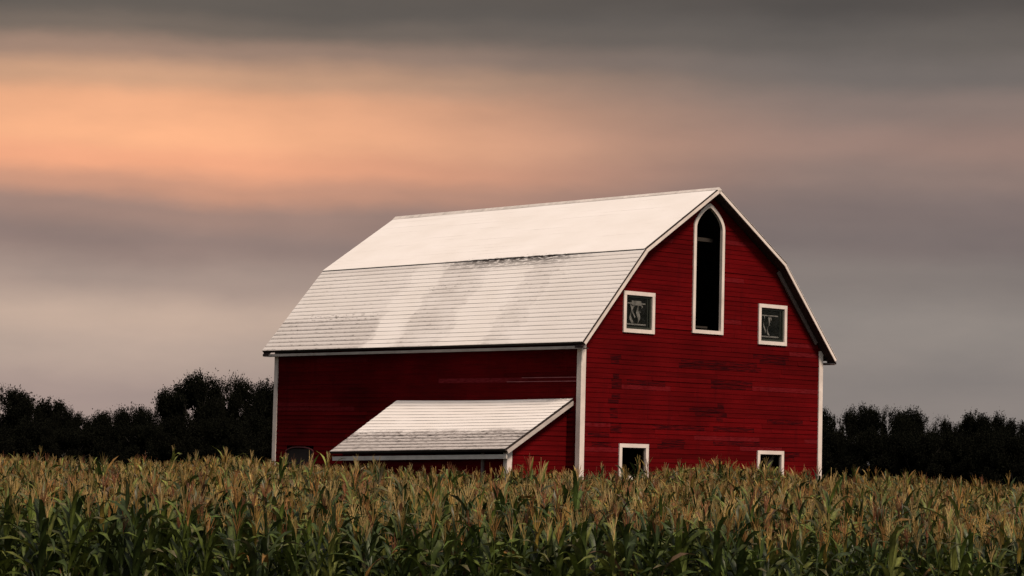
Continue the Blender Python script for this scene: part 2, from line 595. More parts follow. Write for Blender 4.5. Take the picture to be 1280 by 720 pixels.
# dark board runs, worn paint and thin line shadows painted in: (x0, x1, z0, z1) with z relative to the camera
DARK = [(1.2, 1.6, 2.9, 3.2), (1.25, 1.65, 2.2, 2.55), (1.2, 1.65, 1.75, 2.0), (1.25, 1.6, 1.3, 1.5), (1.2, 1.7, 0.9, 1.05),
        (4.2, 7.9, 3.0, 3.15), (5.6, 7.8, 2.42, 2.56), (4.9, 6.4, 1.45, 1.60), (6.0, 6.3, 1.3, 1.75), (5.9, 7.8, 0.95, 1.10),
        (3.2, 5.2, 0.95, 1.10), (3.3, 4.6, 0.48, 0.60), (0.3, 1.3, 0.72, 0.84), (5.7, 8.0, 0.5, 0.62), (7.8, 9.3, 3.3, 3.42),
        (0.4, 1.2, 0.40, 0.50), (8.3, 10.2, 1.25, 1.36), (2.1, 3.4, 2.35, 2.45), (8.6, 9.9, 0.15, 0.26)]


class StainShade:
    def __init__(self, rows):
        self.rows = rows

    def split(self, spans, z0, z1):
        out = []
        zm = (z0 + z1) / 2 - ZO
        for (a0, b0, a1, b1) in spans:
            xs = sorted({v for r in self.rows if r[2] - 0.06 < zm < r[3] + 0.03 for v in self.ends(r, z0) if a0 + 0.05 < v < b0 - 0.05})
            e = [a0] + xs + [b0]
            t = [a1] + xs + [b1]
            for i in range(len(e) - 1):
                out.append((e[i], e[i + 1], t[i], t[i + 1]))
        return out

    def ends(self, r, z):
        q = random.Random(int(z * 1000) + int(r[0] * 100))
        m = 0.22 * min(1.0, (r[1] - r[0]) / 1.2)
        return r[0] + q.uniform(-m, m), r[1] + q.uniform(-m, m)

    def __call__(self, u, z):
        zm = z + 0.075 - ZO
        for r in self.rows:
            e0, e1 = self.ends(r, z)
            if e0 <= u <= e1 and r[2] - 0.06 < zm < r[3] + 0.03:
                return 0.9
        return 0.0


st = StainShade(DARK)
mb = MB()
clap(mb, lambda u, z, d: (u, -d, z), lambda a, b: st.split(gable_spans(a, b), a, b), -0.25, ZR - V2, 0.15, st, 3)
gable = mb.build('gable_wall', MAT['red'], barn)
gable['label'] = 'red clapboard gable wall with worn dark board runs and painted-in line shadows'

TOPZ = under(0)
mb = MB()
DOOR = (13.2, 14.75, -0.25, 0.13 + ZO)
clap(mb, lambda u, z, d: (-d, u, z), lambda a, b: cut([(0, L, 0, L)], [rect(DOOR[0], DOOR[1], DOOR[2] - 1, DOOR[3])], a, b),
     -0.25, TOPZ, 0.15, StainShade([(7.2, 7.6, 2.2, 2.32), (10.2, 12.5, 1.0, 1.1)]), 5,
     fade_lit=lambda u, z: 0.8 if u < 4.5 and 2.25 < z - ZO < 2.45 else 0.0)  # paler courses: light on warped boards put into the colour
mb.build('side_wall', MAT['red'], barn)
mb = MB()
clap(mb, lambda u, z, d: (W + d, u, z), lambda a, b: [(0, L, 0, L)], -0.25, TOPZ, 0.15, None, 6)
mb.build('side_wall', MAT['red'], barn)
mb = MB()


def rear_spans(z0, z1):
    a0, a1 = wall_x(z0), min(wall_x(z1), W / 2 - 0.001)
    return [(a0, W - a0, a1, W - a1)] if a0 < W / 2 - 0.02 else []


clap(mb, lambda u, z, d: (u, L + d, z), rear_spans, -0.25, ZR - V2, 0.15, None, 8)
mb.build('gable_wall', MAT['red'], barn)

# corner boards
for cx_, cy_, sx, sy in ((0, 0, -1, -1), (W, 0, 1, -1), (0, L, -1, 1), (W, L, 1, 1)):
    mb = MB()
    d, w_ = 0.062, 0.13
    x_out, x_in = cx_ + sx * d, cx_ - sx * w_
    y_out, y_in = cy_ + sy * d, cy_ - sy * w_
    z1 = TOPZ - 0.02 if sy > 0 else TOPZ - 0.02
    mb.box((min(x_out, x_in), min(y_out, cy_ + sy * 0.005), -0.25), (max(x_out, x_in), max(y_out, cy_ + sy * 0.005), z1))
    mb.box((min(x_out, cx_ + sx * 0.005), min(cy_ + sy * 0.002, y_in), -0.25),
           (max(x_out, cx_ + sx * 0.005), max(cy_ + sy * 0.002, y_in), z1 - 0.003))
    mb.build('corner_board', MAT['white'], barn)


# roof: each slope is lapped courses on a dark deck
def slope(mb, xa, za, xb, zb, y0, y1, n, step, v0, sag=0.012, mirror=False, nseg=12):
    """(xa, za) low edge, (xb, zb) high edge of the top surface; v0 = uv v at the high edge (grows downwards)"""
    ln = math.hypot(xb - xa, zb - za)
    dx, dz = (xb - xa) / ln, (zb - za) / ln
    nx, nz = -dz, dx
    fx = (lambda x: W - x) if mirror else (lambda x: x)

    def P(s, y, h):
        return (fx(xa + dx * s + nx * h), y, za + dz * s + nz * h)
    ys = [y0 + (y1 - y0) * i / nseg for i in range(nseg + 1)]
    rr = random.Random(int(xa * 100) + n)
    prev = [0.0] * (nseg + 1)
    for i in range(n):
        s0, s1 = ln * i / n, ln * (i + 1) / n + (0.012 if i < n - 1 else 0)
        wob = [rr.uniform(-0.004, 0.004) for _ in ys]
        for j in range(nseg):
            ya, yb = ys[j], ys[j + 1]
            ha, hb = step + wob[j], step + wob[j + 1]
            rows = [(P(s0, ya, ha), (ya, v0 + ln - s0 - 0.003)), (P(s0, yb, hb), (yb, v0 + ln - s0 - 0.003)),
                    (P(s1, yb, 0.004), (yb, v0 + ln - s1 + 0.003)), (P(s1, ya, 0.004), (ya, v0 + ln - s1 + 0.003))]
            pts = [r[0] for r in rows]
            uv = [r[1] for r in rows]
            if not mirror:
                pts, uv = pts[::-1], uv[::-1]
            mb.poly(pts, 0, (1, 0, 0), uv)
            # butt of the course
            mb.poly([P(s0, ya, -0.002), P(s0, yb, -0.002), P(s0, yb, hb), P(s0, ya, ha)], 0, (1, 0, 0),
                    [(ya, v0 + ln - s0 - 0.004)] * 4)
        for yy in (y0, y1):
            mb.poly([P(s0, yy, 0), P(s1, yy, 0), P(s1, yy, 0.004), P(s0, yy, step)], 0, (1, 0, 0), [(yy, v0 + ln - s0 - 0.02)] * 4)
    # deck under the courses
    a = [P(0.0, y0 + 0.01, -T), P(ln, y0 + 0.01, -T), P(ln, y1 - 0.01, -T), P(0.0, y1 - 0.01, -T)]
    b = [P(0.0, y0 + 0.01, -0.001), P(ln, y0 + 0.01, -0.001), P(ln, y1 - 0.01, -0.001), P(0.0, y1 - 0.01, -0.001)]
    mb.prism(a, b, 1)


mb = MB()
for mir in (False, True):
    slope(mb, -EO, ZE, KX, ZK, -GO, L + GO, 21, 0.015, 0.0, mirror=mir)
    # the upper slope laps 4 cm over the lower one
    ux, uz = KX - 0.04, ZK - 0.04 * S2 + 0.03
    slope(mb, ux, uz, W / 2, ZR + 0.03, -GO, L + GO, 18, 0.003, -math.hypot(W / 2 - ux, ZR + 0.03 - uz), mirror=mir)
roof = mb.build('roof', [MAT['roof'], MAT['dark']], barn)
mb = MB()
mb.prism([(W / 2 - 0.14, -GO - 0.01, ZR - 0.05), (W / 2, -GO - 0.01, ZR + 0.045), (W / 2 + 0.14, -GO - 0.01, ZR - 0.05)],
         [(W / 2 - 0.14, L + GO + 0.01, ZR - 0.05), (W / 2, L + GO + 0.01, ZR + 0.075), (W / 2 + 0.14, L + GO + 0.01, ZR - 0.05)])
mb.build('ridge_cap', mat_simple('ridge_cap_metal', (0.62, 0.57, 0.52), 0.6, 0.2, (1, 3, 1)), barn)


# rake boards: white barge boards just under the roof edge on both gables
def rake(x0, z0, x1, z1, y, hgt, thick, name, mat, drop, parent=barn):
    ln = math.hypot(x1 - x0, z1 - z0)
    nx, nz = (z1 - z0) / ln, -(x1 - x0) / ln
    if nz > 0:
        nx, nz = -nx, -nz
    a = [(x0 + nx * drop, y, z0 + nz * drop), (x1 + nx * drop, y, z1 + nz * drop),
         (x1 + nx * (drop + hgt), y, z1 + nz * (drop + hgt)), (x0 + nx * (drop + hgt), y, z0 + nz * (drop + hgt))]
    b = [(p[0], y + thick, p[2]) for p in a]
    m_ = MB()
    m_.prism(a, b)
    return m_.build(name, mat, parent)


for y_, t_ in ((-GO, -0.03), (L + GO, 0.03)):
    for mir in (0, 1):
        fx = (lambda x: W - x) if mir else (lambda x: x)
        rake(fx(-EO + 0.02), ZE, fx(KX + 0.05), ZK + 0.07 * S1 * 0.6, y_, 0.09, t_, 'rake_board', MAT['white'], 0.045)
        rake(fx(KX - 0.0), ZK + 0.02, fx(W / 2 - 0.02), ZR + 0.02, y_, 0.09, t_ * 1.1, 'rake_board', MAT['white'], 0.055)
# soffits under the gable overhangs and boxed eaves
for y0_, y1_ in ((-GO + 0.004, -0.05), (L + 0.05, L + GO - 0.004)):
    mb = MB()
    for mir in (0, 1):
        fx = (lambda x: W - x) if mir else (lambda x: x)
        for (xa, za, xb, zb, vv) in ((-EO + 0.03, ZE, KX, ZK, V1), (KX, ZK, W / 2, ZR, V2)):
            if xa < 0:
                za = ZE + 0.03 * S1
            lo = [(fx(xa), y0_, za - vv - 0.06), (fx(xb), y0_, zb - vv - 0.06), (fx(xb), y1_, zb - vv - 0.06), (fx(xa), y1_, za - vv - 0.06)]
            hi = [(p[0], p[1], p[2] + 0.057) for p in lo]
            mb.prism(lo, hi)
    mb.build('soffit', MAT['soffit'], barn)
for mir in (0, 1):
    fx = (lambda x: W - x) if mir else (lambda x: x)
    m_ = MB()
    xs_ = sorted((fx(-EO + 0.035), fx(-EO + 0.065)))
    m_.box((xs_[0], -GO + 0.035, ZE - 0.20), (xs_[1], L + GO - 0.035, ZE - 0.115))
    m_.build('fascia_board', MAT['fascia'], barn)
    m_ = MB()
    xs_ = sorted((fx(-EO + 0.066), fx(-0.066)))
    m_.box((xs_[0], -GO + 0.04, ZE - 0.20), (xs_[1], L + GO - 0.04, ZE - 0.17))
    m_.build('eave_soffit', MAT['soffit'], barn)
# frieze boards that follow the steep parts of the roof on the gable wall
for mir in (0, 1):
    fx = (lambda x: W - x) if mir else (lambda x: x)
    rake(fx(0.17), ZE + (0.17 + EO) * S1, fx(KX - 0.1), ZK - 0.1 * S1, -0.064, 0.13, -0.05, 'frieze_board', MAT['frieze'], T + 0.045)


# windows
def frame_box(mb, x0, x1, z0, z1, w, y0, y1):
    mb.box((x0, y0, z1 - w), (x1, y1, z1))
    mb.box((x0, y0, z0), (x1, y1, z0 + w))
    mb.box((x0, y0 + 0.003, z0 + w), (x0 + w, y1, z1 - w))
    mb.box((x1 - w, y0 + 0.003, z0 + w), (x1, y1, z1 - w))


def tatters(mb, x0, x1, z0, z1, y, seed):
    """torn cloth: narrow wavy strips that hang from a rail"""
    rr = random.Random(seed)
    w_ = x1 - x0
    strips = [(x0 + w_ * 0.30, 0.10, 1.0), (x0 + w_ * 0.40, 0.05, 0.75), (x0 + w_ * 0.60, 0.11, 1.0), (x0 + w_ * 0.74, 0.04, 0.45)]
    if seed == 9:
        strips = [(x0 + w_ * 0.24, 0.05, 0.9), (x0 + w_ * 0.46, 0.07, 1.0), (x0 + w_ * 0.55, 0.03, 0.5)]
    for cx_, hw, fr in strips:
        n = 12
        ph, amp = rr.uniform(0, 6), rr.uniform(0.02, 0.05)
        ring = []
        for i in range(n + 1):
            t = i / n
            zz = z1 - (z1 - z0) * fr * t
            xx = cx_ + amp * math.sin(ph + t * 5.5)
            hh = hw * (0.5 + 0.35 * math.sin(t * 7 + ph)) * (1 - 0.3 * t)
            ring.append((xx - hh, xx + hh, zz, y + 0.02 * math.sin(9 * t + ph)))
        for p, q in zip(ring, ring[1:]):
            mb.prism([(p[0], p[3] + 0.004, p[2]), (p[1], p[3] + 0.012, p[2]), (q[1], q[3] + 0.012, q[2]), (q[0], q[3] + 0.004, q[2])],
                     [(p[0], p[3], p[2]), (p[1], p[3] + 0.008, p[2]), (q[1], q[3] + 0.008, q[2]), (q[0], q[3], q[2])])


for key, (x0, x1, z0, z1) in WIN.items():
    upper = key.startswith('upper')
    wn = empty('window', ((x0 + x1) / 2, 0, z0), 0, barn)
    wn['label'] = {'upper_left': 'white framed upper window left of the arched opening with torn cloth behind the glass',
                   'upper_right': 'white framed upper window right of the arched opening with torn cloth behind the glass',
                   'lower_left': 'white framed open window low on the gable near the corner',
                   'lower_right': 'white framed low window with a leaning board inside'}[key]
    cx0 = (x0 + x1) / 2
    a0, a1, c1 = x0 - cx0, x1 - cx0, z1 - z0
    mb = MB()
    frame_box(mb, a0, a1, 0, c1, CW, -0.075, 0.03)
    mb.build('frame', MAT['white'], wn)
    mb = MB()
    i0, i1, j0, j1 = a0 + CW, a1 - CW, CW, c1 - CW
    if upper:
        frame_box(mb, i0 + 0.002, i1 - 0.002, j0 + 0.002, j1 - 0.002, 0.07, -0.02, 0.025)
        mb.box((i1 - 0.17, -0.012, j0 + 0.07), (i1 - 0.145, 0.018, j1 - 0.07))
        mb.build('sash', MAT['sash'], wn)
        mb = MB()
        mb.box((i0 + 0.07, 0.0, j0 + 0.07), (i1 - 0.07, 0.006, j1 - 0.07))
        mb.build('pane', MAT['glass'], wn)
        mb = MB()
        tatters(mb, i0 + 0.05, i1 - 0.12, j0 + 0.2, j1 - 0.24, 0.05, 3 if key.endswith('left') else 9)
        mb.box((i0 + 0.08, 0.045, j1 - 0.26), (i1 - 0.2, 0.07, j1 - 0.225))
        if key.endswith('left'):
            mb.box((i0 + 0.33, 0.04, j1 - 0.30), (i1 - 0.38, 0.075, j1 - 0.16))
        mb.box((i0 + 0.10, 0.045, j0 + 0.13), (i1 - 0.16, 0.075, j0 + 0.175))
        mb.build('curtain', MAT['curtain'], wn)
    else:
        frame_box(mb, i0 + 0.002, i1 - 0.002, j0 + 0.002, j1 - 0.002, 0.035, 0.0, 0.04)
        mb.build('sash', MAT['inner'], wn)
        if key == 'lower_right':
            mb = MB()
            mb.prism([(-0.40, 0.12, 0.15), (-0.02, 0.12, 0.15), (0.36, 0.12, 0.92), (0.22, 0.12, 0.92)],
                     [(-0.40, 0.09, 0.15), (-0.02, 0.09, 0.15), (0.36, 0.09, 0.92), (0.22, 0.09, 0.92)])
            mb.build('leaning_board', MAT['inner'], wn)

# arched loft opening with its white casing
arch = empty('arched_opening', (AXC, 0, AZ0), 0, barn)
arch['label'] = 'tall dark pointed-arch loft opening in a white casing under the gable peak'


def arch_ring(inset):
    pts = []
    hw = (AX1 - AX0) / 2 - inset
    pts.append((-hw, inset))
    n = 14
    top = AZT - inset * 1.2
    for i in range(n + 1):
        t = 1 - i / n
        pts.append((-hw * math.sin(t * math.pi / 2) ** 0.82, AZS + (top - AZS) * (1 - t) - AZ0))
    for i in range(1, n + 1):
        t = i / n
        pts.append((hw * math.sin(t * math.pi / 2) ** 0.82, AZS + (top - AZS) * (1 - t) - AZ0))
    pts.append((hw, inset))
    return pts


ro, ri = arch_ring(0.0), arch_ring(0.115)
mb = MB()
n = len(ro)
for i in range(n):
    j = (i + 1) % n
    y0_, y1_ = -0.075, 0.03
    mb.poly([(ro[i][0], y0_, ro[i][1]), (ro[j][0], y0_, ro[j][1]), (ri[j][0], y0_, ri[j][1]), (ri[i][0], y0_, ri[i][1])])
    mb.poly([(ro[i][0], y1_, ro[i][1]), (ri[i][0], y1_, ri[i][1]), (ri[j][0], y1_, ri[j][1]), (ro[j][0], y1_, ro[j][1])])
    mb.poly([(ro[i][0], y0_, ro[i][1]), (ro[i][0], y1_, ro[i][1]), (ro[j][0], y1_, ro[j][1]), (ro[j][0], y0_, ro[j][1])])
    mb.poly([(ri[i][0], y0_, ri[i][1]), (ri[j][0], y0_, ri[j][1]), (ri[j][0], y1_, ri[j][1]), (ri[i][0], y1_, ri[i][1])])
mb.build('casing', MAT['white'], arch)
mb = MB()
mb.box((-0.72, 0.45, 3.0), (0.72, 0.57, 3.12))
mb.build('cross_beam', MAT['inner'], arch)
mb = MB()
mb.box((-0.3, 0.3, 0.20), (0.35, 0.42, 0.26))
mb.build('loft_rail', MAT['inner'], arch)

# faint trimmed low door near the far end of the side wall
dr = empty('door', (0, (DOOR[0] + DOOR[1]) / 2, 0), 0, barn)
dr['label'] = 'low dark door with a thin faded trim at the far end of the side wall'
mb = MB()
hw, hz = (DOOR[1] - DOOR[0]) / 2, DOOR[3]
mb.box((-0.012, -hw + 0.03, -0.2), (0.03, hw - 0.03, hz - 0.05))
mb.build('door_panel', MAT['dark'], dr)
mb = MB()
prev = None
n = 10
for i in range(n):
    a, b = -hw - 0.02 + (2 * hw + 0.04) * i / n, -hw - 0.02 + (2 * hw + 0.04) * (i + 1) / n
    za = hz + 0.03 - 0.14 * abs(2 * i / n - 1) ** 3
    zb = hz + 0.03 - 0.14 * abs(2 * (i + 1) / n - 1) ** 3
    mb.prism([(0.0, a, za - 0.04), (0.0, b, zb - 0.04), (0.0, b, zb), (0.0, a, za)],
             [(-0.06, a, za - 0.04), (-0.06, b, zb - 0.04), (-0.06, b, zb), (-0.06, a, za)])
for yy in (-hw - 0.02, hw - 0.03):
    mb.box((-0.058, yy, -0.2), (0.0, yy + 0.05, hz - 0.16))
mb.build('door_trim', mat_simple('faded_pink_trim', (0.09, 0.022, 0.025), 0.8, 0.3), dr)

# ------------------------------------------------------------------ lean-to on the side wall
lt = empty('lean_to', (0, 0, 0), 0, barn)
lt['label'] = 'low red lean-to with a pale single-pitch roof on the side wall'
LX, LY0, LY1 = -2.75, 0.30, 8.75
lzr, lzl, ltr, ltl = 0.20 + ZO, 0.0 + ZO, 1.80 + ZO, 1.75 + ZO
mb = MB()
ns, nc = 14, 17
lnl = math.hypot(LX, ltr - lzr)


def LP(s, y, h):
    """s: 0 eave .. 1 wall"""
    t = (y - LY0) / (LY1 - LY0)
    z0_, z1_ = lzr + (lzl - lzr) * t, ltr + (ltl - ltr) * t - 0.03 * math.sin(t * math.pi)
    nz, nx = 0.86, -0.50
    return (LX * (1 - s) + nx * h, y, z0_ + (z1_ - z0_) * s + nz * h)


rr = random.Random(4)
for i in range(nc):
    s0, s1 = i / nc, min(1, (i + 1) / nc + 0.004)
    wob = [rr.uniform(-0.005, 0.006) for _ in range(ns + 1)]
    for j in range(ns):
        ya, yb = LY0 + (LY1 - LY0) * j / ns, LY0 + (LY1 - LY0) * (j + 1) / ns
        va, vb = lnl * (1 - s0) - 0.003, lnl * (1 - s1) + 0.003
        mb.poly([LP(s1, ya, 0.004), LP(s1, yb, 0.004), LP(s0, yb, 0.02 + wob[j + 1]), LP(s0, ya, 0.02 + wob[j])], 0, (1, 0, 0),
                [(ya, vb), (yb, vb), (yb, va), (ya, va)])
        mb.poly([LP(s0, ya, -0.002), LP(s0, yb, -0.002), LP(s0, yb, 0.02 + wob[j + 1]), LP(s0, ya, 0.02 + wob[j])], 0, (1, 0, 0),
                [(ya, va - 0.001)] * 4)
for j in range(ns):
    yy0 = LY0 + (LY1 - LY0) * j / ns + (0.01 if j == 0 else 0)
    yy1 = LY0 + (LY1 - LY0) * (j + 1) / ns - (0.01 if j == ns - 1 else 0)
    mb.prism([LP(0, yy0, -0.075), LP(0, yy1, -0.075), LP(1, yy1, -0.075), LP(1, yy0, -0.075)],
             [LP(0, yy0, -0.004), LP(0, yy1, -0.004), LP(1, yy1, -0.004), LP(1, yy0, -0.004)], 1)
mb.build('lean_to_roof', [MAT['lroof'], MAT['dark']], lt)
# eave fascia hanging below the roof edge, and the rake board
mb = MB()


def LZ(y, d):
    t = (y - LY0) / (LY1 - LY0)
    return lzr + (lzl - lzr) * t + d


for a, b in ((LX + 0.09, LX + 0.12),):
    mb.prism([(b, LY0 + 0.03, LZ(LY0, -0.28)), (b, LY1 - 0.03, LZ(LY1, -0.28)), (b, LY1 - 0.03, LZ(LY1, -0.15)), (b, LY0 + 0.03, LZ(LY0, -0.15))],
             [(a, LY0 + 0.03, LZ(LY0, -0.28)), (a, LY1 - 0.03, LZ(LY1, -0.28)), (a, LY1 - 0.03, LZ(LY1, -0.15)), (a, LY0 + 0.03, LZ(LY0, -0.15))])
mb.build('fascia_board', MAT['greywhite'], lt)
rake(LX + 0.03, lzr + 0.02, -0.07, ltr - 0.04, LY0, 0.11, -0.03, 'rake_board', MAT['fascia'], 0.06, lt)
# walls
WX, WY0, WY1 = -2.40, 0.58, 8.5
mb = MB()


def lt_side(z0, z1):
    def xl(z):
        t = (z - (lzr - 0.10)) / (ltr - lzr)
        return max(WX, LX + (-LX) * t)
    a0, a1 = xl(z0), xl(z1)
    return [(a0, -0.04, a1, -0.04)] if a0 < -0.1 else []


clap(mb, lambda u, z, d: (u, WY0 - d, z), lt_side, -0.25, ltr - 0.1, 0.15, None, 12, joints=False)
mb.build('end_wall', MAT['red'], lt)
mb = MB()
clap(mb, lambda u, z, d: (WX - d, u, z), lambda a, b: [(WY0, WY1, WY0, WY1)], -0.25, lzl - 0.02, 0.15, None, 13)
mb.build('front_wall', MAT['red'], lt)
mb = MB()
clap(mb, lambda u, z, d: (u, WY1 + d, z), lambda a, b: lt_side(a + 0.1, b + 0.1), -0.25, ltl - 0.2, 0.15, None, 14, joints=False)
mb.build('end_wall', MAT['red'], lt)
mb = MB()
mb.box((WX - 0.07, WY0 - 0.07, -0.25), (WX + 0.13, WY0 - 0.04, lzr - 0.02))
mb.box((WX - 0.07, WY0 - 0.039, -0.25), (WX - 0.04, WY0 + 0.10, lzr - 0.1))
mb.build('corner_board', MAT['white'], lt)
mb = MB()
mb.box((WX - 0.12, 1.55, -0.25), (WX - 0.05, 1.63, lzr - 0.12))
mb.build('post', MAT['frieze'], lt)
# two added pale strips painting light caught on warped boards above the lean-to
for zz, ya, yb in ((2.30, 0.16, 3.3), (2.42, 0.16, 2.6)):
    mb = MB()
    mb.box((-0.065, ya, zz + ZO), (-0.03, yb, zz + 0.022 + ZO))
    mb.build('lit_edge_strip', mat_simple('lit_edge_red', (0.26, 0.075, 0.08), 0.8, 0.3), barn)

# ------------------------------------------------------------------ corn
def strip(rings, cols):
    """rings: (k, m, 3) points -> verts, quads, colours"""
    k, m, _ = rings.shape
    v = rings.reshape(-1, 3)
    i = np.arange(k - 1)[:, None] * m + np.arange(m - 1)[None, :]
    q = np.stack([i, i + 1, i + m + 1, i + m], -1).reshape(-1, 4)
    return v, q, cols.reshape(-1, 3)


def merge(parts):
    vs, qs, cs = [], [], []
    n = 0
    for v, q, c in parts:
        vs.append(v); qs.append(q + n); cs.append(c)
        n += len(v)
    return np.concatenate(vs), np.concatenate(qs), np.concatenate(cs)


GREENS = [(0.040, 0.060, 0.012), (0.026, 0.040, 0.010), (0.064, 0.086, 0.016), (0.040, 0.058, 0.016), (0.115, 0.130, 0.030)]
GOLDS = [(0.20, 0.140, 0.028), (0.28, 0.195, 0.050), (0.120, 0.108, 0.020), (0.19, 0.105, 0.026)]
DRY = [(0.30, 0.24, 0.15), (0.20, 0.13, 0.075)]
TASS = [(0.45, 0.285, 0.080), (0.37, 0.190, 0.060), (0.52, 0.37, 0.15), (0.27, 0.110, 0.052), (0.30, 0.22, 0.07)]


def leaf(r, h, az, ln, wd, rise, droop, col, seg=7, x0=0.0, y0=0.0):
    s = np.linspace(0, 1, seg + 1)
    phi = rise - droop * s ** 1.6
    step = ln / seg
    dr_ = np.concatenate([[0], np.cumsum(np.cos(phi[:-1]) * step)])
    dz_ = np.concatenate([[0], np.cumsum(np.sin(phi[:-1]) * step)])
    a = az + 0.35 * r.standard_normal() * s
    px, py = x0 + np.cos(a) * dr_, y0 + np.sin(a) * dr_
    pz = h + dz_
    w = wd * np.minimum(1, 0.45 + 2.4 * s) * (1 - s ** 3.0) ** 0.8 + 0.003
    tw = r.uniform(-0.5, 0.5) * s
    sx, sy = -np.sin(a), np.cos(a)
    wav = 0.25 * np.sin(s * r.uniform(9, 15) + r.uniform(0, 6)) * w
    rings = np.zeros((seg + 1, 3, 3))
    for k, e in enumerate((-1, 0, 1)):
        ox = sx * e * w * 0.5 * np.cos(tw)
        oy = sy * e * w * 0.5 * np.cos(tw)
        oz = e * w * 0.5 * np.sin(tw) + (abs(e) * 0.22 * w) + (wav * e if e else 0)
        rings[:, k] = np.stack([px + ox, py + oy, pz + oz], -1)
    cols = np.tile(np.array(col), (seg + 1, 3, 1)) * (1 + 0.15 * r.standard_normal((seg + 1, 1, 1))).clip(0.6, 1.5)
    cols[:, 1] *= 1.7                                             # pale midrib
    if r.random() < 0.3:                                          # drying tip
        k = s[:, None, None] ** 4
        cols = cols * (1 - k) + np.array(DRY[0]) * 0.45 * k
    return strip(rings, cols)


def tube(p0, p1, r0, r1, col, m=5, seg=2, bend=(0, 0)):
    s = np.linspace(0, 1, seg + 1)[:, None]
    p0, p1 = np.array(p0, float), np.array(p1, float)
    c = p0 + (p1 - p0) * s
    c[:, 0] += bend[0] * (s[:, 0] ** 2)
    c[:, 1] += bend[1] * (s[:, 0] ** 2)
    d = (p1 - p0) / np.linalg.norm(p1 - p0)
    a = np.cross(d, [0.3, 0.9, 0.1]); a /= np.linalg.norm(a)
    b = np.cross(d, a)
    ang = np.linspace(0, 2 * np.pi, m)
    rad = r0 + (r1 - r0) * s
    rings = c[:, None, :] + rad[:, :, None] * (np.cos(ang)[None, :, None] * a + np.sin(ang)[None, :, None] * b)
    return strip(rings, np.tile(np.array(col), (seg + 1, m, 1)))


def corn_plant(r, fine=True, tall=1.0, ripe=1.0):
    """stalk 2.05 m with leaves, tassel and an ear; returns part -> (v, q, c)"""
    H = r.uniform(1.84, 2.14) * tall
    lean = r.normal(0, 0.03, 2)
    gold = r.uniform(0.0, 1.0) * ripe
    green = np.array(GREENS[r.integers(len(GREENS))]) * r.uniform(0.7, 1.1)
    stalk = tube((0, 0, -0.05), (lean[0], lean[1], H), 0.014, 0.006, green * 1.3 if gold < 0.6 else np.array(GOLDS[2]), 5, 4)
    lv = []
    nl = 13 if fine else 10
    az0 = r.uniform(0, np.pi)
    lo = 0.35 if fine else 0.75
    for i in range(nl):
        t = i / (nl - 1)
        h = lo + (H - 0.06 - lo) * t ** 0.9
        az = az0 + (i % 2) * np.pi + r.normal(0, 0.35)
        top = max(0, (t - 0.62) / 0.38)
        ln = r.uniform(0.66, 1.02) * (1 - 0.52 * top)
        wd = r.uniform(0.080, 0.122) * (1 - 0.45 * top)
        rise = R(r.uniform(60, 76)) + top * R(9)
        droop = R(r.uniform(70, 185)) * (1 - (0.80 if ripe > 0.6 else 0.55) * top)
        pg = 0.02 + 0.75 * top * (0.3 * ripe + gold)
        if r.random() < pg:
            col = np.array(GOLDS[r.integers(len(GOLDS))]) * r.uniform(0.45, 0.95)
        elif r.random() < 0.03:
            col = np.array(DRY[r.integers(2)]) * 0.45
        else:
            col = green * r.uniform(0.75, 1.3)
        k = h / H
        lv.append(leaf(r, h, az, ln, wd, rise, droop, col, 7 if fine else 5, lean[0] * k, lean[1] * k))
    tc_ = np.array(TASS[r.integers(len(TASS))]) * r.uniform(0.75, 1.15)
    ts = []
    th = r.uniform(0.26, 0.46)
    top = np.array((lean[0], lean[1], H))
    ts.append(tube(top, top + (r.normal(0, 0.03), r.normal(0, 0.03), th), 0.0055, 0.003, tc_, 4, 3))
    for i in range(r.integers(8, 13)):
        a = r.uniform(0, 2 * np.pi)
        b = top + (0, 0, r.uniform(0.0, 0.12))
        up = r.uniform(0.17, 0.28)
        out = r.uniform(0.02, 0.07)
        ts.append(tube(b, b + (np.cos(a) * out, np.sin(a) * out, up), 0.0042, 0.003, tc_ * r.uniform(0.7, 1.3), 4, 3,
                       (np.cos(a) * 0.02, np.sin(a) * 0.02)))
    ears = []
    if fine:
        a = az0 + 0.3
        e = np.array((np.cos(a) * 0.03, np.sin(a) * 0.03, r.uniform(0.95, 1.15)))
        d = np.array((np.cos(a) * 0.35, np.sin(a) * 0.35, 0.94))
        ec = green * 1.6
        ears.append(tube(e, e + d * 0.10, 0.012, 0.030, ec, 7, 1))
        ears.append(tube(e + d * 0.10, e + d * 0.22, 0.030, 0.012, ec, 7, 2))
        ears.append(tube(e + d * 0.22, e + d * 0.28, 0.010, 0.004, (0.16, 0.08, 0.04), 5, 1))
    res = dict(stalk=stalk, leaves=merge(lv), tassel=merge(ts))
    if ears:
        res['ear'] = merge(ears)
    return res


def np_mesh(name, v, q, c, mat, smooth=True):
    me = bpy.data.meshes.new(name)
    me.vertices.add(len(v))
    me.vertices.foreach_set('co', v.astype(np.float32).ravel())
    me.loops.add(len(q) * 4)
    me.loops.foreach_set('vertex_index', q.astype(np.int32).ravel())
    me.polygons.add(len(q))
    me.polygons.foreach_set('loop_start', np.arange(0, len(q) * 4, 4, dtype=np.int32))
    me.polygons.foreach_set('use_smooth', np.full(len(q), smooth))
    at = me.color_attributes.new('Col', 'FLOAT_COLOR', 'POINT')
    at.data.foreach_set('color', np.concatenate([c, np.ones((len(c), 1))], 1).astype(np.float32).ravel())
    me.materials.append(mat)
    me.update()
    me.validate()
    return me


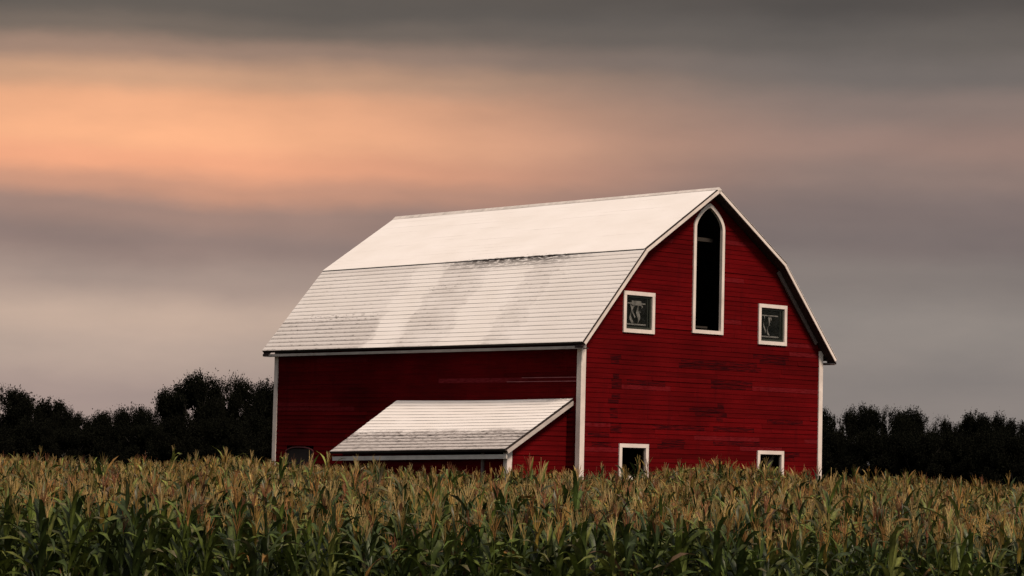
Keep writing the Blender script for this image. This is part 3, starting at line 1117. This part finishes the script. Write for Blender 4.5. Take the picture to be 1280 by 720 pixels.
# low swells in the height of the crop
def crop_scale(x, y):
    h = 0.85 + 0.04 * np.sin(x * 0.9 + y * 0.21) + 0.035 * np.sin(x * 0.37 - y * 0.5 + 1.3) + 0.025 * np.sin(x * 2.3 + y * 1.1)
    # a taller stand in front of the gable
    near = np.clip((60 - y) / 24, 0, 1)
    xi = x / y * FPX + 640
    edge = np.clip((np.abs(x / y) - 0.13) / 0.09, 0, 1)
    gab = np.exp(-((xi - 890) / 95.0) ** 2) * np.clip((y - 50) / 10, 0, 1)
    return h - 0.03 + 0.19 * near - 0.06 * edge + 0.10 * gab


def plants_in(y0, y1, spread):
    """row by row: positions (x, y)"""
    pts = []
    y = y0
    while y < y1:
        half = spread(y)
        xs_ = np.arange(-half, half, 0.21)
        xs_ = xs_ + rng.normal(0, 0.05, len(xs_))
        keep = rng.random(len(xs_)) > 0.09 + 0.14 * (np.sin(xs_ * 1.3 + y * 0.8) > 0.75)
        ys_ = y + rng.normal(0, 0.10, len(xs_))
        pts.append(np.stack([xs_, ys_], 1)[keep])
        y += 0.74
    return np.concatenate(pts)


_c, _s = math.cos(math.pi / 2 - TH), math.sin(math.pi / 2 - TH)


def clear_of_barn(p):
    dx_, dy_ = p[:, 0] - 2.1543, p[:, 1] - 71.8588
    bx, by = dx_ * _c + dy_ * _s, -dx_ * _s + dy_ * _c
    return ~((bx > -4.2) & (bx < W + 1.5) & (by > -1.6) & (by < L + 3))


NEAR0 = 30.5
protos = []
for k in range(12):
    pr = corn_plant(rng, True, 1.0, 0.18)
    root = empty('corn_plant')
    for nm, (v, q, c) in pr.items():
        o = bpy.data.objects.new(nm, np_mesh(nm, v, q, c, MAT['tassel'] if nm == 'tassel' else MAT['corn']))
        COL.objects.link(o)
        o.parent = root
    tag(root, 'tall corn plant with green leaves and golden tassel in the front rows of the field', 'corn plant',
        'corn plants in the front rows of the field')
    protos.append(root)

pts = plants_in(NEAR0, 82, lambda y: 0.2155 * y * 1.12 + 2.2)
pts = pts[clear_of_barn(pts)]
inview = np.abs(pts[:, 0]) < 0.2155 * pts[:, 1] + 0.15
order = np.argsort(np.where(inview, pts[:, 1], 1e9))
near_idx = order[:300]
rest = np.ones(len(pts), bool)
rest[near_idx] = False

for n_, i in enumerate(near_idx):
    x, y = pts[i]
    if n_ < len(protos):
        r_ = protos[n_]
    else:
        src = protos[int(rng.integers(len(protos)))]
        r_ = src.copy()
        COL.objects.link(r_)
        for ch in src.children:
            c_ = ch.copy()
            COL.objects.link(c_)
            c_.parent = r_
    sc_ = float(crop_scale(x, y) * rng.uniform(0.93, 1.06))
    r_.location = (x, y, float(ground_z(x, y)))
    r_.rotation_euler = (float(rng.normal(0, 0.03)), float(rng.normal(0, 0.03)), float(rng.uniform(0, 6.28)))
    r_.scale = (sc_, sc_, sc_)

# the rest of the field: one mass
variants = [merge(list(corn_plant(rng, False, 1.0, 0.22 if i_ < 16 else 1.0).values())) for i_ in range(34)]
far = pts[rest]
vs, qs, cs = [], [], []
nv = 0
green_side = far[:, 1] + rng.normal(0, 5, len(far)) + 4 * np.sin(far[:, 0] * 0.5) < 50
which = np.where(green_side, rng.integers(16, size=len(far)), 16 + rng.integers(18, size=len(far)))
for k, (v, q, c) in enumerate(variants):
    p = far[which == k]
    m_ = len(p)
    if not m_:
        continue
    a = rng.uniform(0, 2 * np.pi, m_)
    sc_ = crop_scale(p[:, 0], p[:, 1]) * rng.uniform(0.90, 1.07, m_)
    tall = rng.random(m_) < 0.05
    sc_[tall] *= rng.uniform(1.05, 1.20, int(tall.sum()))
    lx, ly = rng.normal(0, 0.035, m_), rng.normal(0, 0.035, m_)
    ca, sa = np.cos(a)[:, None], np.sin(a)[:, None]
    X = (v[None, :, 0] * ca - v[None, :, 1] * sa) * sc_[:, None]
    Y = (v[None, :, 0] * sa + v[None, :, 1] * ca) * sc_[:, None]
    Z = v[None, :, 2] * sc_[:, None]
    X = X + lx[:, None] * Z + p[:, 0:1]
    Y = Y + ly[:, None] * Z + p[:, 1:2]
    Z = Z + ground_z(p[:, 0], p[:, 1])[:, None]
    vs.append(np.stack([X, Y, Z], -1).reshape(-1, 3))
    qs.append((q[None] + (np.arange(m_) * len(v))[:, None, None]).reshape(-1, 4) + nv)
    cs.append((c[None] * rng.uniform(0.75, 1.25, (m_, 1, 1))).reshape(-1, 3))
    nv += m_ * len(v)
me = np_mesh('corn_field', np.concatenate(vs), np.concatenate(qs), np.concatenate(cs), MAT['corn'])
fo = bpy.data.objects.new('corn_field', me)
COL.objects.link(fo)
tag(fo, 'dense stand of ripening corn with golden tassels reaching back to the barn', 'corn', kind='stuff')


# ------------------------------------------------------------------ trees behind the field
def quads_from(centers, size, r, col):
    m_ = len(centers)
    n1 = r.standard_normal((m_, 3)); n1 /= np.linalg.norm(n1, axis=1, keepdims=True)
    n2 = r.standard_normal((m_, 3))
    n2 -= (n1 * n2).sum(1, keepdims=True) * n1
    n2 /= np.linalg.norm(n2, axis=1, keepdims=True)
    s = size * r.uniform(0.6, 1.4, (m_, 1))
    v = np.stack([centers - n1 * s, centers + n2 * s * 0.45, centers + n1 * s, centers - n2 * s * 0.45], 1).reshape(-1, 3)
    q = np.arange(m_ * 4).reshape(-1, 4)
    c = np.repeat(np.array(col)[None] * r.uniform(0.6, 1.5, (m_, 1)), 4, 0)
    return v, q, c


def tree_meshes(r, kind):
    """unit tree: about 1 m tall and 1 m wide, stretched per copy"""
    cl = []
    spiky = kind == 1
    nb = 34
    centers, radii = [], []
    for i in range(nb):
        z = 0.10 + 0.78 * r.random() ** 0.8
        wmax = 0.47 * math.sqrt(max(0.02, 1 - ((z - 0.42) / 0.56) ** 2))
        a, d = r.uniform(0, 2 * math.pi), wmax * math.sqrt(r.random())
        centers.append((math.cos(a) * d, math.sin(a) * d, z)); radii.append(r.uniform(0.06, 0.15))
    n0 = len(centers)
    for i in range(80 if spiky else 60):        # sprigs that break the outline
        a = r.uniform(0, 2 * math.pi)
        e = r.uniform(0.1, 1.5)
        d = 0.45 + r.uniform(-0.05, 0.05)
        centers.append((math.cos(a) * d * math.cos(e), math.sin(a) * d * math.cos(e), 0.42 + math.sin(e) * (d + 0.05)))
        radii.append(r.uniform(0.015, 0.05))
    for k, (cpt, rad) in enumerate(zip(centers, radii)):
        if k < n0:
            m_ = int(46000 * rad ** 1.7) + 40
            d = r.standard_normal((m_, 3)); d /= np.linalg.norm(d, axis=1, keepdims=True)
            d *= (r.random((m_, 1)) ** 0.5) * rad * np.array([[1.0, 1.0, 0.85]])
            d *= 1 + 0.35 * r.standard_normal((m_, 1)).clip(0, 2)
        else:
            m_ = int(1500 * rad) + 8
            d = r.standard_normal((m_, 3)) * rad * np.array([[0.5, 0.5, 0.9 if spiky else 0.6]])
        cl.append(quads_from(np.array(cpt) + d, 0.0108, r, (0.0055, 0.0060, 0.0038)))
    for cpt, rad in list(zip(centers, radii))[:n0]:   # larger leaf clumps close the crown's inside
        d = r.standard_normal((110, 3)); d /= np.linalg.norm(d, axis=1, keepdims=True)
        d *= (r.random((110, 1)) ** 0.4) * rad * 0.8
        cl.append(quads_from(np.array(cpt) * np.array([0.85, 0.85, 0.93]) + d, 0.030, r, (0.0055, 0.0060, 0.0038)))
    crown = merge(cl)
    crown[0][:, 2] *= 0.97 / np.percentile(crown[0][:, 2], 99.8)
    br = [tube((0, 0, -0.03), (0.01, 0.0, 0.55), 0.030, 0.014, (0.5, 0.5, 0.5), 7, 4)]
    for i in range(9):
        a = r.uniform(0, 2 * math.pi)
        z0_ = r.uniform(0.15, 0.5)
        br.append(tube((0, 0, z0_), (math.cos(a) * 0.3, math.sin(a) * 0.3, z0_ + r.uniform(0.15, 0.4)), 0.012, 0.003, (0.5, 0.5, 0.5), 5, 3))
    return crown, merge(br)


TM = []
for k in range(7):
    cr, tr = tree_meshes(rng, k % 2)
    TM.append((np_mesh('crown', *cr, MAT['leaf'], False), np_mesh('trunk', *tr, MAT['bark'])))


def hor(px):
    return 570.2 + 0.0235 * (px - 640)


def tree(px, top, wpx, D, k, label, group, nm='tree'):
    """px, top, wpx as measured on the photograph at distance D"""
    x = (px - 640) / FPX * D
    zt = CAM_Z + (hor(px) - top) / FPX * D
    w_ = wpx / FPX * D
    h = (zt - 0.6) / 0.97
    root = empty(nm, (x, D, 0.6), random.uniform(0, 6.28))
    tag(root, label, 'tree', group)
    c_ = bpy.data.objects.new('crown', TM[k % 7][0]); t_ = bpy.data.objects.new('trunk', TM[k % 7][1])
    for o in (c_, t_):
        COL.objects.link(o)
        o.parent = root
        o.scale = (w_, w_, h)
    return root


LT_ = [(-50, 486, 90), (18, 485, 95), (62, 498, 62), (90, 510, 48), (132, 514, 58), (172, 507, 62), (214, 492, 50), (250, 466, 84), (298, 471, 66),
       (334, 476, 62), (372, 480, 70)]
RT_ = [(1006, 512, 60), (1040, 512, 46), (1078, 507, 62), (1114, 510, 56), (1146, 511, 60), (1184, 523, 44), (1218, 515, 60), (1252, 518, 56),
       (1290, 520, 66), (1338, 514, 70)]
ORD = ['first', 'second', 'third', 'fourth', 'fifth', 'sixth', 'seventh', 'eighth', 'ninth', 'tenth', 'eleventh', 'twelfth']
spec = {5: 'tallest dark tree with ragged round crown, left of the barn'}
# visible ones, counted from the photo's left edge (left group) and from the barn (right group)
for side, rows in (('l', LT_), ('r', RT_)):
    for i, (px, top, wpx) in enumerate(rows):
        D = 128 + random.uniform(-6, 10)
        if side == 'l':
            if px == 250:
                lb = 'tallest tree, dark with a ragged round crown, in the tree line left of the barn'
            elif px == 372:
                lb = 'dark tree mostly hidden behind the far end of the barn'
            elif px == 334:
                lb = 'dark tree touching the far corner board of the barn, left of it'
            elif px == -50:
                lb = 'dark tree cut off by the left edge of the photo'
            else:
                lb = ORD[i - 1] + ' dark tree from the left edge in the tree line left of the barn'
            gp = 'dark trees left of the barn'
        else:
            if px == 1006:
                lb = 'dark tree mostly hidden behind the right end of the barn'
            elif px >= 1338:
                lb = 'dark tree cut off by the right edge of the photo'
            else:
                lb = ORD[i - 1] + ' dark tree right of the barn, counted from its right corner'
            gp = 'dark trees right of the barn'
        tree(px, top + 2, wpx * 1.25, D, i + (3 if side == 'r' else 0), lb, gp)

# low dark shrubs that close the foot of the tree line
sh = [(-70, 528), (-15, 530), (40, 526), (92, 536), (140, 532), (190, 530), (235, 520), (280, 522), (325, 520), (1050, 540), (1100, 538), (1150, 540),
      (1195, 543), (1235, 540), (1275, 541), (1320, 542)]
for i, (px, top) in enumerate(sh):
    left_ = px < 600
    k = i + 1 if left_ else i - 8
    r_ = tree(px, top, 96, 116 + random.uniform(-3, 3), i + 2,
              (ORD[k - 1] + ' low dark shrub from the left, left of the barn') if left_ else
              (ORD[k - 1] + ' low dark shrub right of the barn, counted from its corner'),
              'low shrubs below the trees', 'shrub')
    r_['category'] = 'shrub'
